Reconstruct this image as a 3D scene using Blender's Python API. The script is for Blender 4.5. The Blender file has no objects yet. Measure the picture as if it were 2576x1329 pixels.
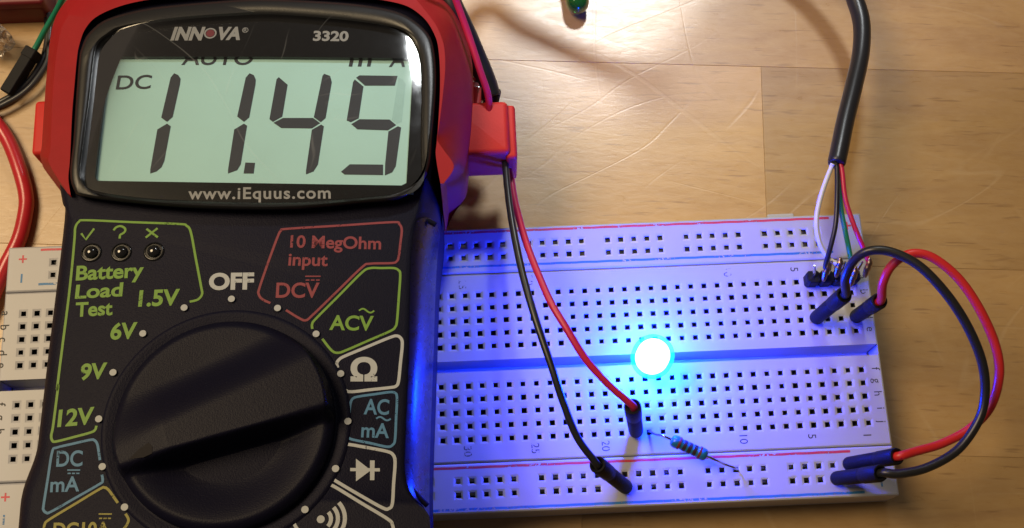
import bpy, math, random
import numpy as np
from mathutils import Matrix, Vector

random.seed(7)
rng = np.random.default_rng(7)
K = 0.001                      # everything below is measured in millimetres
scene = bpy.context.scene

# ------------------------------------------------------------------ camera
# photograph read at 2576 x 1329 pixels; pose solved from the 2.54 mm hole grid
FW, FH = 2576.0, 1329.0
FOC, CX, CY = 3378 / 1.184394, 1483 / 1.184394, 1042 / 1.184394
RC = np.array([[0.9990594273, -0.0433610029, 0.0002899139],
               [-0.0416803854, -0.9621380838, -0.2693567397],
               [0.0119585155, 0.2690913064, -0.9630404263]])
CAM = np.array([8.299, -54.358, 205.326 + 8.5])
cam_data = bpy.data.cameras.new('camera')
cam = bpy.data.objects.new('camera', cam_data)
scene.collection.objects.link(cam)
cam_data.sensor_fit = 'HORIZONTAL'
cam_data.sensor_width = 36.0
cam_data.lens = FOC / FW * 36.0
cam_data.shift_x = (FW / 2 - CX) / FW
cam_data.shift_y = (CY - FH / 2) / FW
cam_data.clip_start = 0.005
cam_data.clip_end = 20.0
m4 = Matrix.Identity(4)
for i in range(3):
    m4[i][0] = RC[0][i]
    m4[i][1] = -RC[1][i]
    m4[i][2] = -RC[2][i]
    m4[i][3] = CAM[i] * K
cam.matrix_world = m4
scene.camera = cam

# ------------------------------------------------------------------ world and lamps
world = bpy.data.worlds.new('World')
scene.world = world
world.use_nodes = True
bg = world.node_tree.nodes['Background']
bg.inputs[0].default_value = (1.0, 0.80, 0.62, 1)
bg.inputs[1].default_value = 0.05

def area_lamp(name, loc, target, radius, power, color):
    d = bpy.data.lights.new(name, 'AREA')
    d.shape = 'DISK'
    d.size = 2 * radius * K
    d.energy = power
    d.color = color
    o = bpy.data.objects.new(name, d)
    scene.collection.objects.link(o)
    o.location = Vector(loc) * K
    o.rotation_euler = (Vector(target) - Vector(loc)).to_track_quat('-Z', 'Y').to_euler()
    return o

desk = area_lamp('desk_lamp_light', (70, 243, 240), (30, 106, 0), 19, 0.062, (0.94, 0.98, 1.0))
desk.data.spread = math.radians(50)
area_lamp('room_lamp_light', (-330, 150, 560), (20, 10, 0), 170, 3.5, (1.0, 0.76, 0.45))

scene.view_settings.view_transform = 'Standard'
scene.view_settings.look = 'None'
scene.view_settings.exposure = 0.0
scene.view_settings.gamma = 1.0
scene.view_settings.use_curve_mapping = False
scene.render.engine = 'CYCLES'
scene.cycles.max_bounces = 8
scene.cycles.transparent_max_bounces = 12

# ------------------------------------------------------------------ pixel helpers
def ray(x, y):
    return RC.T @ np.array([(x - CX) / FOC, (y - CY) / FOC, 1.0])

def P(x, y, z=0.0):
    """point at height z (mm above the table) seen at pixel x, y"""
    d = ray(x, y)
    return CAM + d * ((z - CAM[2]) / d[2])

TH = math.radians(5.0)                       # the meter leans on the board edge
MU = np.array([1.0, 0, 0])
MV = np.array([0, math.cos(TH), -math.sin(TH)])
MN = np.array([0, math.sin(TH), math.cos(TH)])
MT = 28.0
MO = np.array([0, 27.3, 8.5]) + MN * MT

def ML(x, y, w=0.0):
    """point w mm above the meter's face plane seen at pixel x, y"""
    d = ray(x, y)
    return CAM + d * (((MO + MN * w - CAM) @ MN) / (d @ MN))

def UV(u, v, w):
    return MO + MU * u + MV * v + MN * w

# ------------------------------------------------------------------ materials
def srgb(r, g, b):
    f = lambda c: c / 12.92 if c <= 0.04045 else ((c + 0.055) / 1.055) ** 2.4
    return tuple(f(c / 255.0) for c in (r, g, b))

def nd(t, kind, **kw):
    n = t.nodes.new(kind)
    for k, v in kw.items():
        setattr(n, k, v)
    return n

def mat(name, col, rough=0.5, metal=0.0, spec=0.5, coat=0.0, var=0.08, vscale=900.0,
        bump=0.0, bscale=4000.0, bdist=0.00005, emit=None, estr=0.0, wear=0.0, wscale=2500.0, trans=0.0,
        sss=0.0, rvar=0.0):
    m = bpy.data.materials.new(name)
    m.use_nodes = True
    t = m.node_tree
    b = t.nodes['Principled BSDF']
    b.inputs['Roughness'].default_value = rough
    b.inputs['Metallic'].default_value = metal
    b.inputs['Specular IOR Level'].default_value = spec
    b.inputs['Coat Weight'].default_value = coat
    b.inputs['Coat Roughness'].default_value = 0.12
    b.inputs['Transmission Weight'].default_value = trans
    if sss:
        b.inputs['Subsurface Weight'].default_value = sss
        b.inputs['Subsurface Radius'].default_value = (1, 1, 1)
        b.inputs['Subsurface Scale'].default_value = 0.0009
    tc = nd(t, 'ShaderNodeTexCoord')
    n1 = nd(t, 'ShaderNodeTexNoise')
    n1.inputs['Scale'].default_value = vscale
    n1.inputs['Detail'].default_value = 4
    t.links.new(tc.outputs['Object'], n1.inputs['Vector'])
    mx = nd(t, 'ShaderNodeMix', data_type='RGBA')
    c0 = tuple(max(0, c * (1 - var)) for c in col)
    c1 = tuple(min(1, c * (1 + var)) for c in col)
    mx.inputs[6].default_value = (*c0, 1)
    mx.inputs[7].default_value = (*c1, 1)
    t.links.new(n1.outputs['Fac'], mx.inputs[0])
    t.links.new(mx.outputs[2], b.inputs['Base Color'])
    if rvar:
        mr = nd(t, 'ShaderNodeMapRange')
        mr.inputs[1].default_value = 0.3
        mr.inputs[2].default_value = 0.7
        mr.inputs[3].default_value = rough - rvar
        mr.inputs[4].default_value = rough + rvar
        t.links.new(n1.outputs['Fac'], mr.inputs[0])
        t.links.new(mr.outputs[0], b.inputs['Roughness'])
    if bump:
        n2 = nd(t, 'ShaderNodeTexNoise')
        n2.inputs['Scale'].default_value = bscale
        n2.inputs['Detail'].default_value = 2
        t.links.new(tc.outputs['Object'], n2.inputs['Vector'])
        bp = nd(t, 'ShaderNodeBump')
        bp.inputs['Strength'].default_value = bump
        bp.inputs['Distance'].default_value = bdist
        t.links.new(n2.outputs['Fac'], bp.inputs['Height'])
        t.links.new(bp.outputs['Normal'], b.inputs['Normal'])
    if emit:
        b.inputs['Emission Color'].default_value = (*emit, 1)
        b.inputs['Emission Strength'].default_value = estr
    if wear:
        n3 = nd(t, 'ShaderNodeTexNoise')
        n3.inputs['Scale'].default_value = wscale
        n3.inputs['Detail'].default_value = 3
        n4 = nd(t, 'ShaderNodeTexNoise')
        n4.inputs['Scale'].default_value = wscale * 0.08
        t.links.new(tc.outputs['Object'], n3.inputs['Vector'])
        t.links.new(tc.outputs['Object'], n4.inputs['Vector'])
        ad = nd(t, 'ShaderNodeMath', operation='ADD')
        t.links.new(n3.outputs['Fac'], ad.inputs[0])
        t.links.new(n4.outputs['Fac'], ad.inputs[1])
        mr = nd(t, 'ShaderNodeMapRange')
        mr.inputs[1].default_value = 0.62 + wear
        mr.inputs[2].default_value = 0.80 + wear
        t.links.new(ad.outputs[0], mr.inputs[0])
        tr = nd(t, 'ShaderNodeBsdfTransparent')
        ms = nd(t, 'ShaderNodeMixShader')
        t.links.new(mr.outputs[0], ms.inputs[0])
        t.links.new(tr.outputs[0], ms.inputs[1])
        t.links.new(b.outputs[0], ms.inputs[2])
        t.links.new(ms.outputs[0], t.nodes['Material Output'].inputs['Surface'])
    return m

def scratches(t, vec, layers, mask_lo=0.56, mask_scale=45):
    """thin curved hairlines: level lines of stretched noise, broken up by a second noise"""
    out = None
    for k, (scale, ang, width, seed) in enumerate(layers):
        r = nd(t, 'ShaderNodeVectorRotate')
        r.inputs['Axis'].default_value = (0, 0, 1)
        r.inputs['Angle'].default_value = ang
        t.links.new(vec, r.inputs['Vector'])
        mp = nd(t, 'ShaderNodeMapping')
        mp.inputs['Scale'].default_value = (0.22, 1, 1)
        mp.inputs['Location'].default_value = (seed, seed * 1.7, 0)
        t.links.new(r.outputs[0], mp.inputs['Vector'])
        n = nd(t, 'ShaderNodeTexNoise')
        n.inputs['Scale'].default_value = scale
        n.inputs['Detail'].default_value = 0.5
        t.links.new(mp.outputs[0], n.inputs['Vector'])
        sb = nd(t, 'ShaderNodeMath', operation='SUBTRACT')
        sb.inputs[1].default_value = 0.5
        t.links.new(n.outputs['Fac'], sb.inputs[0])
        ab = nd(t, 'ShaderNodeMath', operation='ABSOLUTE')
        t.links.new(sb.outputs[0], ab.inputs[0])
        mr = nd(t, 'ShaderNodeMapRange')
        mr.inputs[1].default_value = width
        mr.inputs[2].default_value = width * 0.3
        t.links.new(ab.outputs[0], mr.inputs[0])
        m2 = nd(t, 'ShaderNodeTexNoise')
        m2.inputs['Scale'].default_value = mask_scale * (1 + 0.25 * k)
        m2.inputs['Detail'].default_value = 2
        t.links.new(mp.outputs[0], m2.inputs['Vector'])
        mk = nd(t, 'ShaderNodeMapRange')
        mk.inputs[1].default_value = mask_lo
        mk.inputs[2].default_value = mask_lo + 0.08
        t.links.new(m2.outputs['Fac'], mk.inputs[0])
        mu = nd(t, 'ShaderNodeMath', operation='MULTIPLY')
        t.links.new(mr.outputs[0], mu.inputs[0])
        t.links.new(mk.outputs[0], mu.inputs[1])
        if out is None:
            out = mu.outputs[0]
        else:
            mx = nd(t, 'ShaderNodeMath', operation='MAXIMUM')
            t.links.new(out, mx.inputs[0])
            t.links.new(mu.outputs[0], mx.inputs[1])
            out = mx.outputs[0]
    return out

def wood_material():
    m = bpy.data.materials.new('maple_wood')
    m.use_nodes = True
    t = m.node_tree
    b = t.nodes['Principled BSDF']
    geo = nd(t, 'ShaderNodeNewGeometry')
    oi = nd(t, 'ShaderNodeObjectInfo')
    rot = nd(t, 'ShaderNodeVectorRotate')
    rot.inputs['Angle'].default_value = math.radians(4.1)
    rot.inputs['Axis'].default_value = (0, 0, 1)
    t.links.new(geo.outputs['Position'], rot.inputs['Vector'])
    off = nd(t, 'ShaderNodeVectorMath', operation='MULTIPLY_ADD')
    cmb = nd(t, 'ShaderNodeCombineXYZ')
    for i in range(3):
        t.links.new(oi.outputs['Random'], cmb.inputs[i])
    off.inputs[1].default_value = (3, 5, 7)
    t.links.new(cmb.outputs[0], off.inputs[0])
    t.links.new(rot.outputs[0], off.inputs[2])
    vec = off.outputs[0]
    def noise(scale, stretch, detail=6, rough=0.6, dist=0.0, ang=0.0):
        mp = nd(t, 'ShaderNodeMapping')
        mp.inputs['Scale'].default_value = stretch
        mp.inputs['Rotation'].default_value = (0, 0, ang)
        t.links.new(vec, mp.inputs['Vector'])
        n = nd(t, 'ShaderNodeTexNoise')
        n.inputs['Scale'].default_value = scale
        n.inputs['Detail'].default_value = detail
        n.inputs['Roughness'].default_value = rough
        n.inputs['Distortion'].default_value = dist
        t.links.new(mp.outputs[0], n.inputs['Vector'])
        return n.outputs['Fac']
    def ramp(fac, lo, hi, a=0.0, bb=1.0):
        r = nd(t, 'ShaderNodeMapRange')
        r.inputs[1].default_value = lo
        r.inputs[2].default_value = hi
        r.inputs[3].default_value = a
        r.inputs[4].default_value = bb
        t.links.new(fac, r.inputs[0])
        return r.outputs[0]
    def mix(fac, a, c, blend='MIX'):
        x = nd(t, 'ShaderNodeMix', data_type='RGBA', blend_type=blend)
        if isinstance(fac, float):
            x.inputs[0].default_value = fac
        else:
            t.links.new(fac, x.inputs[0])
        for s, v in ((6, a), (7, c)):
            if isinstance(v, tuple):
                x.inputs[s].default_value = (*v, 1)
            else:
                t.links.new(v, x.inputs[s])
        return x.outputs[2]
    fine = noise(800, (0.30, 1, 1), 5, 0.7, 0.6)
    streak = noise(110, (0.16, 1, 1), 6, 0.65, 1.2)
    cloud = noise(55, (0.6, 1, 1), 4, 0.6, 0.6)
    pores = noise(1300, (0.10, 1, 1), 2, 0.5)
    col = mix(ramp(cloud, 0.3, 0.7), (0.46, 0.285, 0.122), (0.57, 0.365, 0.160))
    col = mix(ramp(streak, 0.45, 0.75, 0.0, 0.45), col, (0.34, 0.195, 0.10))
    col = mix(ramp(fine, 0.40, 0.75, 0.0, 0.30), col, (0.62, 0.44, 0.24))
    col = mix(ramp(pores, 0.62, 0.74, 0.0, 0.45), col, (0.20, 0.105, 0.05))
    tone = nd(t, 'ShaderNodeHueSaturation')
    t.links.new(ramp(oi.outputs['Random'], 0, 1, 0.82, 1.12), tone.inputs['Value'])
    t.links.new(col, tone.inputs['Color'])
    col = tone.outputs[0]
    # scuffs and knife scratches worn into the varnish
    scr = scratches(t, rot.outputs[0], ((70, 0.7, 0.011, 1.3), (95, -0.5, 0.012, 4.1), (80, 1.5, 0.011, 7.7), (60, 0.2, 0.009, 2.9), (110, 2.3, 0.013, 9.2)), 0.555)
    sc2 = nd(t, 'ShaderNodeMath', operation='MULTIPLY')
    sc2.inputs[1].default_value = 0.12
    t.links.new(scr, sc2.inputs[0])
    col = mix(sc2.outputs[0], col, (0.70, 0.56, 0.38))
    t.links.new(col, b.inputs['Base Color'])
    t.links.new(ramp(fine, 0.3, 0.7, 0.26, 0.40), b.inputs['Roughness'])
    b.inputs['Specular IOR Level'].default_value = 0.5
    b.inputs['Coat Weight'].default_value = 0.5
    b.inputs['Coat Roughness'].default_value = 0.42
    hs = nd(t, 'ShaderNodeMath', operation='MULTIPLY_ADD')
    hs.inputs[1].default_value = -0.45
    t.links.new(scr, hs.inputs[0])
    t.links.new(fine, hs.inputs[2])
    bp = nd(t, 'ShaderNodeBump')
    bp.inputs['Strength'].default_value = 0.35
    bp.inputs['Distance'].default_value = 0.00012
    t.links.new(hs.outputs[0], bp.inputs['Height'])
    t.links.new(bp.outputs[0], b.inputs['Normal'])
    return m

def lens_material():
    m = bpy.data.materials.new('clear_lens')
    m.use_nodes = True
    t = m.node_tree
    t.nodes.remove(t.nodes['Principled BSDF'])
    tr = nd(t, 'ShaderNodeBsdfTransparent')
    tr.inputs[0].default_value = (0.94, 0.95, 0.95, 1)
    gl = nd(t, 'ShaderNodeBsdfGlossy')
    tc = nd(t, 'ShaderNodeTexCoord')
    n = nd(t, 'ShaderNodeTexNoise')
    n.inputs['Scale'].default_value = 260
    n.inputs['Detail'].default_value = 5
    t.links.new(tc.outputs['Object'], n.inputs['Vector'])
    mr = nd(t, 'ShaderNodeMapRange')
    mr.inputs[1].default_value = 0.4
    mr.inputs[2].default_value = 0.7
    mr.inputs[3].default_value = 0.05
    mr.inputs[4].default_value = 0.09
    t.links.new(n.outputs['Fac'], mr.inputs[0])
    t.links.new(mr.outputs[0], gl.inputs['Roughness'])
    fr = nd(t, 'ShaderNodeFresnel')
    fr.inputs['IOR'].default_value = 1.5
    ms = nd(t, 'ShaderNodeMixShader')
    t.links.new(fr.outputs[0], ms.inputs[0])
    t.links.new(tr.outputs[0], ms.inputs[1])
    t.links.new(gl.outputs[0], ms.inputs[2])
    sc = scratches(t, tc.outputs['Object'], ((160, 0.9, 0.010, 3.3), (210, -0.4, 0.010, 5.1), (180, 2.0, 0.010, 8.7)), 0.58, 90)
    sm = nd(t, 'ShaderNodeMath', operation='MULTIPLY')
    sm.inputs[1].default_value = 0.07
    t.links.new(sc, sm.inputs[0])
    df = nd(t, 'ShaderNodeBsdfDiffuse')
    df.inputs[0].default_value = (0.8, 0.82, 0.85, 1)
    m2 = nd(t, 'ShaderNodeMixShader')
    t.links.new(sm.outputs[0], m2.inputs[0])
    t.links.new(ms.outputs[0], m2.inputs[1])
    t.links.new(df.outputs[0], m2.inputs[2])
    t.links.new(m2.outputs[0], t.nodes['Material Output'].inputs['Surface'])
    return m

M = {}
M['wood'] = wood_material()
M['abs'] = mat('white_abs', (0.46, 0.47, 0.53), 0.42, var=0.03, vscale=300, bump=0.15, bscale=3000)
M['socket'] = mat('dark_socket', (0.035, 0.035, 0.04), 0.55)  # contact metal inside, with the shade of the holes put into the colour
M['clip'] = mat('spring_contact', (0.62, 0.60, 0.55), 0.28, metal=1.0)
M['ink'] = mat('black_ink', (0.03, 0.03, 0.035), 0.6)
M['inkworn'] = mat('worn_black_ink', (0.04, 0.04, 0.045), 0.6, wear=0.20, wscale=3500)
M['inkpoor'] = mat('rubbed_black_ink', (0.05, 0.05, 0.05), 0.6, wear=0.36, wscale=3000)
M['inkred'] = mat('red_ink', (0.62, 0.04, 0.075), 0.5, wear=0.10)
M['inkblue'] = mat('blue_ink', (0.025, 0.19, 0.50), 0.5, wear=0.14, wscale=2000)
M['inkblue2'] = mat('solid_blue_ink', (0.025, 0.19, 0.50), 0.5, wear=0.12, wscale=2000)
M['case'] = mat('black_textured_plastic', (0.0055, 0.0055, 0.019), 0.58, spec=0.16, bump=0.8, bscale=4200, bdist=0.0001)
M['gloss'] = mat('black_gloss_mask', (0.010, 0.010, 0.012), 0.22, var=0.2)
M['grip'] = mat('smooth_black_grip', (0.006, 0.006, 0.013), 0.30, spec=0.4, rvar=0.05)
M['bezel'] = mat('black_satin_bezel', (0.014, 0.014, 0.016), 0.36, bump=0.25, bscale=2200)
M['knob'] = mat('black_knob_plastic', (0.005, 0.005, 0.017), 0.50, spec=0.16, bump=0.5, bscale=4200, bdist=0.0001)
M['boot'] = mat('red_rubber', (0.33, 0.011, 0.016), 0.58, spec=0.2, var=0.10, vscale=350, bump=0.4, bscale=2500)
M['boot_lit'] = mat('red_rubber_lit', (0.62, 0.030, 0.028), 0.52, spec=0.25, var=0.08, vscale=350, bump=0.4, bscale=2500)  # same boot rubber, its colour brightened where the holders catch the light
M['lcd'] = mat('lcd_backplane', (0.44, 0.74, 0.76), 0.6, var=0.10, vscale=60)
M['seg'] = mat('lcd_segment', (0.028, 0.034, 0.052), 0.6)
M['segoff'] = mat('lcd_unlit_segment', (0.36, 0.62, 0.64), 0.6)
M['lens'] = lens_material()
M['pgreen'] = mat('green_print', (0.15, 0.31, 0.030), 0.55, wear=-0.03, wscale=5000)
M['pwhite'] = mat('white_print', (0.42, 0.45, 0.49), 0.55, wear=-0.03, wscale=5000)
M['pgrey'] = mat('silver_print', (0.30, 0.30, 0.31), 0.55)
M['pred'] = mat('red_print', (0.22, 0.022, 0.040), 0.55, wear=0.03, wscale=5000)
M['pblue'] = mat('blue_print', (0.05, 0.19, 0.38), 0.55, wear=0.02, wscale=5000)
M['pyellow'] = mat('yellow_print', (0.25, 0.23, 0.025), 0.55, wear=0.02, wscale=5000)
M['smoke'] = mat('smoked_led_lens', (0.012, 0.012, 0.014), 0.06, coat=1.0)
M['wblack'] = mat('black_pvc', (0.016, 0.016, 0.020), 0.34)
M['wred'] = mat('red_pvc', (0.55, 0.018, 0.085), 0.38)
M['worange'] = mat('orange_red_pvc', (0.62, 0.026, 0.030), 0.38)
M['wgreen'] = mat('green_pvc', (0.010, 0.20, 0.115), 0.38)
M['wwhite'] = mat('white_pvc', (0.72, 0.72, 0.74), 0.38)
M['wgrey'] = mat('grey_black_pvc', (0.045, 0.048, 0.055), 0.28)
M['lead'] = mat('glossy_red_silicone', (0.52, 0.022, 0.035), 0.30, coat=0.3)
M['sleeve'] = mat('black_moulded_sleeve', (0.008, 0.008, 0.011), 0.55, spec=0.14, bump=0.5, bscale=1800, bdist=0.0001)
M['steel'] = mat('tinned_steel', (0.66, 0.66, 0.68), 0.22, metal=1.0)
M['solder'] = mat('solder_and_copper', (0.42, 0.30, 0.26), 0.32, metal=1.0, var=0.4, vscale=1500)
M['header'] = mat('black_header_nylon', (0.008, 0.008, 0.011), 0.6, spec=0.25, bump=0.9, bscale=1200, bdist=0.0002)
M['ledlit'] = mat('lit_blue_led_epoxy', (0.05, 0.2, 0.8), 0.3, emit=(0.0022, 0.026, 1.0), estr=1250.0)
M['rbody'] = mat('blue_resistor_lacquer', (0.015, 0.17, 0.44), 0.30, coat=0.4)
M['rband'] = mat('dark_resistor_band', (0.035, 0.02, 0.03), 0.4)
M['rbrown'] = mat('brown_resistor_band', (0.18, 0.03, 0.03), 0.4)
M['gled'] = mat('green_led_epoxy', (0.012, 0.13, 0.018), 0.06, coat=1.0, trans=0.35)
M['maroon'] = mat('dark_red_case', (0.16, 0.012, 0.018), 0.45)
M['clear'] = mat('crumpled_clear_film', (0.85, 0.83, 0.80), 0.12, trans=0.75)

def halo_epoxy():  # glowing outer lens that paints the cyan halo round the lit core
    m = bpy.data.materials.new('blue_halo_epoxy')
    m.use_nodes = True
    t = m.node_tree
    t.nodes.remove(t.nodes['Principled BSDF'])
    tr = nd(t, 'ShaderNodeBsdfTransparent')
    em = nd(t, 'ShaderNodeEmission')
    em.inputs[0].default_value = (0.001, 0.10, 1.0, 1)
    em.inputs[1].default_value = 16.0
    tc = nd(t, 'ShaderNodeTexCoord')
    n = nd(t, 'ShaderNodeTexNoise')
    n.inputs['Scale'].default_value = 700
    t.links.new(tc.outputs['Object'], n.inputs['Vector'])
    mr = nd(t, 'ShaderNodeMapRange')
    mr.inputs[3].default_value = 0.25
    mr.inputs[4].default_value = 0.55
    t.links.new(n.outputs['Fac'], mr.inputs[0])
    ms = nd(t, 'ShaderNodeMixShader')
    t.links.new(mr.outputs[0], ms.inputs[0])
    t.links.new(tr.outputs[0], ms.inputs[1])
    t.links.new(em.outputs[0], ms.inputs[2])
    t.links.new(ms.outputs[0], t.nodes['Material Output'].inputs['Surface'])
    return m
M['ledhalo'] = halo_epoxy()

# ------------------------------------------------------------------ mesh helpers
def link(o):
    scene.collection.objects.link(o)
    return o

def tag(o, label=None, cat=None, group=None, kind=None):
    if label:
        o['label'] = label
    if cat:
        o['category'] = cat
    if group:
        o['group'] = group
    if kind:
        o['kind'] = kind
    return o

ORIG = {}
def thing(name, label, cat, loc, rx=0.0, group=None):
    o = link(bpy.data.objects.new(name, None))
    o.empty_display_size = 0.005
    o.location = Vector(loc) * K
    o.rotation_euler = (rx, 0, 0)
    ORIG[o] = (Matrix.Translation(Vector(loc) * K) @ Matrix.Rotation(rx, 4, 'X')).inverted()
    return tag(o, label, cat, group)

def mesh_obj(name, verts, faces, material, parent=None, smooth=False, mats=None, idx=None, angle=None):
    v = np.asarray(verts, float) * K
    if parent is not None:
        inv = np.array(ORIG[parent])
        v = v @ inv[:3, :3].T + inv[:3, 3]
    me = bpy.data.meshes.new(name)
    me.from_pydata(v.tolist(), [], [list(map(int, f)) for f in faces])
    for mm in (mats or [material]):
        me.materials.append(mm)
    if idx is not None:
        me.polygons.foreach_set('material_index', np.asarray(idx, np.int32))
    me.update()
    if smooth:
        me.polygons.foreach_set('use_smooth', [len(f) <= 8 for f in faces])
        if angle:
            me.set_sharp_from_angle(angle=math.radians(angle))
    o = link(bpy.data.objects.new(name, me))
    if parent is not None:
        o.parent = parent
        ORIG[o] = ORIG[parent]
    return o

def catmull(pts, n=8, closed=False):
    pts = [np.asarray(p, float) for p in pts]
    out = []
    N = len(pts)
    for i in range(N if closed else N - 1):
        g = (lambda j: pts[j % N]) if closed else (lambda j: pts[min(max(j, 0), N - 1)])
        p0, p1, p2, p3 = g(i - 1), g(i), g(i + 1), g(i + 2)
        for k in range(n):
            t = k / n
            out.append(0.5 * (2 * p1 + (p2 - p0) * t + (2 * p0 - 5 * p1 + 4 * p2 - p3) * t * t
                              + (3 * p1 - p0 - 3 * p2 + p3) * t ** 3))
    if not closed:
        out.append(pts[-1])
    return np.array(out)

def resample(pts, n, closed=False):
    p = np.asarray(pts, float)
    if closed:
        p = np.vstack([p, p[:1]])
    s = np.r_[0, np.cumsum(np.linalg.norm(np.diff(p, axis=0), axis=1))]
    q = np.linspace(0, s[-1], n + 1)[:-1] if closed else np.linspace(0, s[-1], n)
    return np.c_[[np.interp(q, s, p[:, k]) for k in range(p.shape[1])]].T

def tube(path, r, sides=12, caps=True):
    """swept tube; r is a number or a list per point; long runs get slight kinks"""
    p = np.array(path, float)
    n = len(p)
    if n > 45:
        kx = np.linspace(0, n - 1, max(6, n // 7))
        wob = np.c_[[np.interp(np.arange(n), kx, rng.normal(0, 0.10, len(kx))) for _ in range(3)]].T
        ker = np.ones(7) / 7
        wob = np.c_[[np.convolve(wob[:, c], ker, 'same') for c in range(3)]].T
        fade = np.minimum(1, np.minimum(np.arange(n), np.arange(n)[::-1]) / 10.0)[:, None]
        p = p + wob * fade
    rr = np.full(n, r, float) if np.isscalar(r) else np.asarray(r, float)
    tg = np.gradient(p, axis=0)
    tg /= np.linalg.norm(tg, axis=1)[:, None] + 1e-12
    a = np.cross(tg[0], [0.3, 0.2, 0.9])
    a /= np.linalg.norm(a)
    V, F = [], []
    for i in range(n):
        a = a - tg[i] * (a @ tg[i])
        a /= np.linalg.norm(a)
        b = np.cross(tg[i], a)
        for k in range(sides):
            t = 2 * math.pi * k / sides
            V.append(p[i] + rr[i] * (a * math.cos(t) + b * math.sin(t)))
    for i in range(n - 1):
        for k in range(sides):
            k2 = (k + 1) % sides
            F.append((i * sides + k, i * sides + k2, (i + 1) * sides + k2, (i + 1) * sides + k))
    if caps:
        F.append(tuple(range(sides))[::-1])
        F.append(tuple((n - 1) * sides + k for k in range(sides)))
    return V, F

def lathe(a, b, prof, sides=24):
    """profile of (fraction along a->b, radius)"""
    a, b = np.asarray(a, float), np.asarray(b, float)
    ax = (b - a) / np.linalg.norm(b - a)
    u = np.cross(ax, [0.31, 0.17, 0.93] if abs(ax[2]) < 0.9 else [1, 0, 0])
    u /= np.linalg.norm(u)
    w = np.cross(ax, u)
    V, F = [], []
    for f, r in prof:
        c = a + (b - a) * f
        for k in range(sides):
            t = 2 * math.pi * k / sides
            V.append(c + r * (u * math.cos(t) + w * math.sin(t)))
    n = len(prof)
    for i in range(n - 1):
        for k in range(sides):
            k2 = (k + 1) % sides
            F.append((i * sides + k, i * sides + k2, (i + 1) * sides + k2, (i + 1) * sides + k))
    F.append(tuple(range(sides))[::-1])
    F.append(tuple((n - 1) * sides + k for k in range(sides)))
    return V, F

def loft(rings, closed=True, cap0=True, cap1=True):
    n = len(rings[0])
    V = [p for r in rings for p in r]
    F = []
    for i in range(len(rings) - 1):
        for k in range(n if closed else n - 1):
            k2 = (k + 1) % n
            F.append((i * n + k, i * n + k2, (i + 1) * n + k2, (i + 1) * n + k))
    if closed and cap0:
        F.append(tuple(range(n))[::-1])
    if closed and cap1:
        F.append(tuple((len(rings) - 1) * n + k for k in range(n)))
    return V, F

def box(x0, x1, y0, y1, z0, z1):
    V = [(x, y, z) for z in (z0, z1) for y in (y0, y1) for x in (x0, x1)]
    F = [(0, 2, 3, 1), (4, 5, 7, 6), (0, 1, 5, 4), (2, 6, 7, 3), (0, 4, 6, 2), (1, 3, 7, 5)]
    return V, F

def rbox(x0, x1, y0, y1, z0, z1, r=0.8, n=4):
    """box with rounded vertical edges and a rounded top rim"""
    cs = []
    for cx, cy, a0 in ((x1 - r, y1 - r, 0), (x0 + r, y1 - r, 90), (x0 + r, y0 + r, 180), (x1 - r, y0 + r, 270)):
        for k in range(n + 1):
            a = math.radians(a0 + 90 * k / n)
            cs.append((cx, cy, math.cos(a), math.sin(a)))
    rings = []
    for z, rr in [(z0, r)] + [(z1 - r + r * math.sin(t), r * math.cos(t) + 1e-4) for t in np.linspace(0, math.pi / 2, n + 1)]:
        rings.append([(c[0] + rr * c[2], c[1] + rr * c[3], z) for c in cs])
    return loft(rings)

def join(parts):
    V, F = [], []
    for v, f in parts:
        o = len(V)
        V += [tuple(p) for p in v]
        F += [tuple(i + o for i in q) for q in f]
    return V, F

def ribbon(path, width, plane_n, closed=False):
    p = np.asarray(path, float)
    tg = np.gradient(p, axis=0)
    if closed:
        tg = np.roll(p, -1, 0) - np.roll(p, 1, 0)
    tg /= np.linalg.norm(tg, axis=1)[:, None] + 1e-12
    s = np.cross(np.asarray(plane_n, float), tg)
    s /= np.linalg.norm(s, axis=1)[:, None] + 1e-12
    V = list(p + s * width / 2) + list(p - s * width / 2)
    n = len(p)
    F = [(i, (i + 1) % n, n + (i + 1) % n, n + i) for i in range(n if closed else n - 1)]
    F = [f[::-1] for f in F]
    return V, F

def disc(c, r, u, v, n=20):
    c, u, v = map(np.asarray, (c, u, v))
    V = [c + r * (u * math.cos(2 * math.pi * k / n) + v * math.sin(2 * math.pi * k / n)) for k in range(n)]
    return V, [tuple(range(n))]

_dg = None
_txt = {}
def text_geo(s, bold=0.0, spacing=1.0):
    key = (s, bold, spacing)
    if key in _txt:
        return _txt[key]
    cu = bpy.data.curves.new('t', 'FONT')
    cu.body = s
    cu.size = 1.0
    cu.offset = bold
    cu.space_character = spacing
    cu.resolution_u = 5
    o = bpy.data.objects.new('t', cu)
    link(o)
    dg = bpy.context.evaluated_depsgraph_get()
    dg.update()
    me = bpy.data.meshes.new_from_object(o.evaluated_get(dg))
    V = np.array([v.co[:] for v in me.vertices])
    F = [tuple(p.vertices) for p in me.polygons]
    bpy.data.objects.remove(o)
    bpy.data.curves.remove(cu)
    bpy.data.meshes.remove(me)
    _txt[key] = (V, F)
    return V, F

CAPV = text_geo('H')[0]
CAP = CAPV[:, 1].max()

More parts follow.
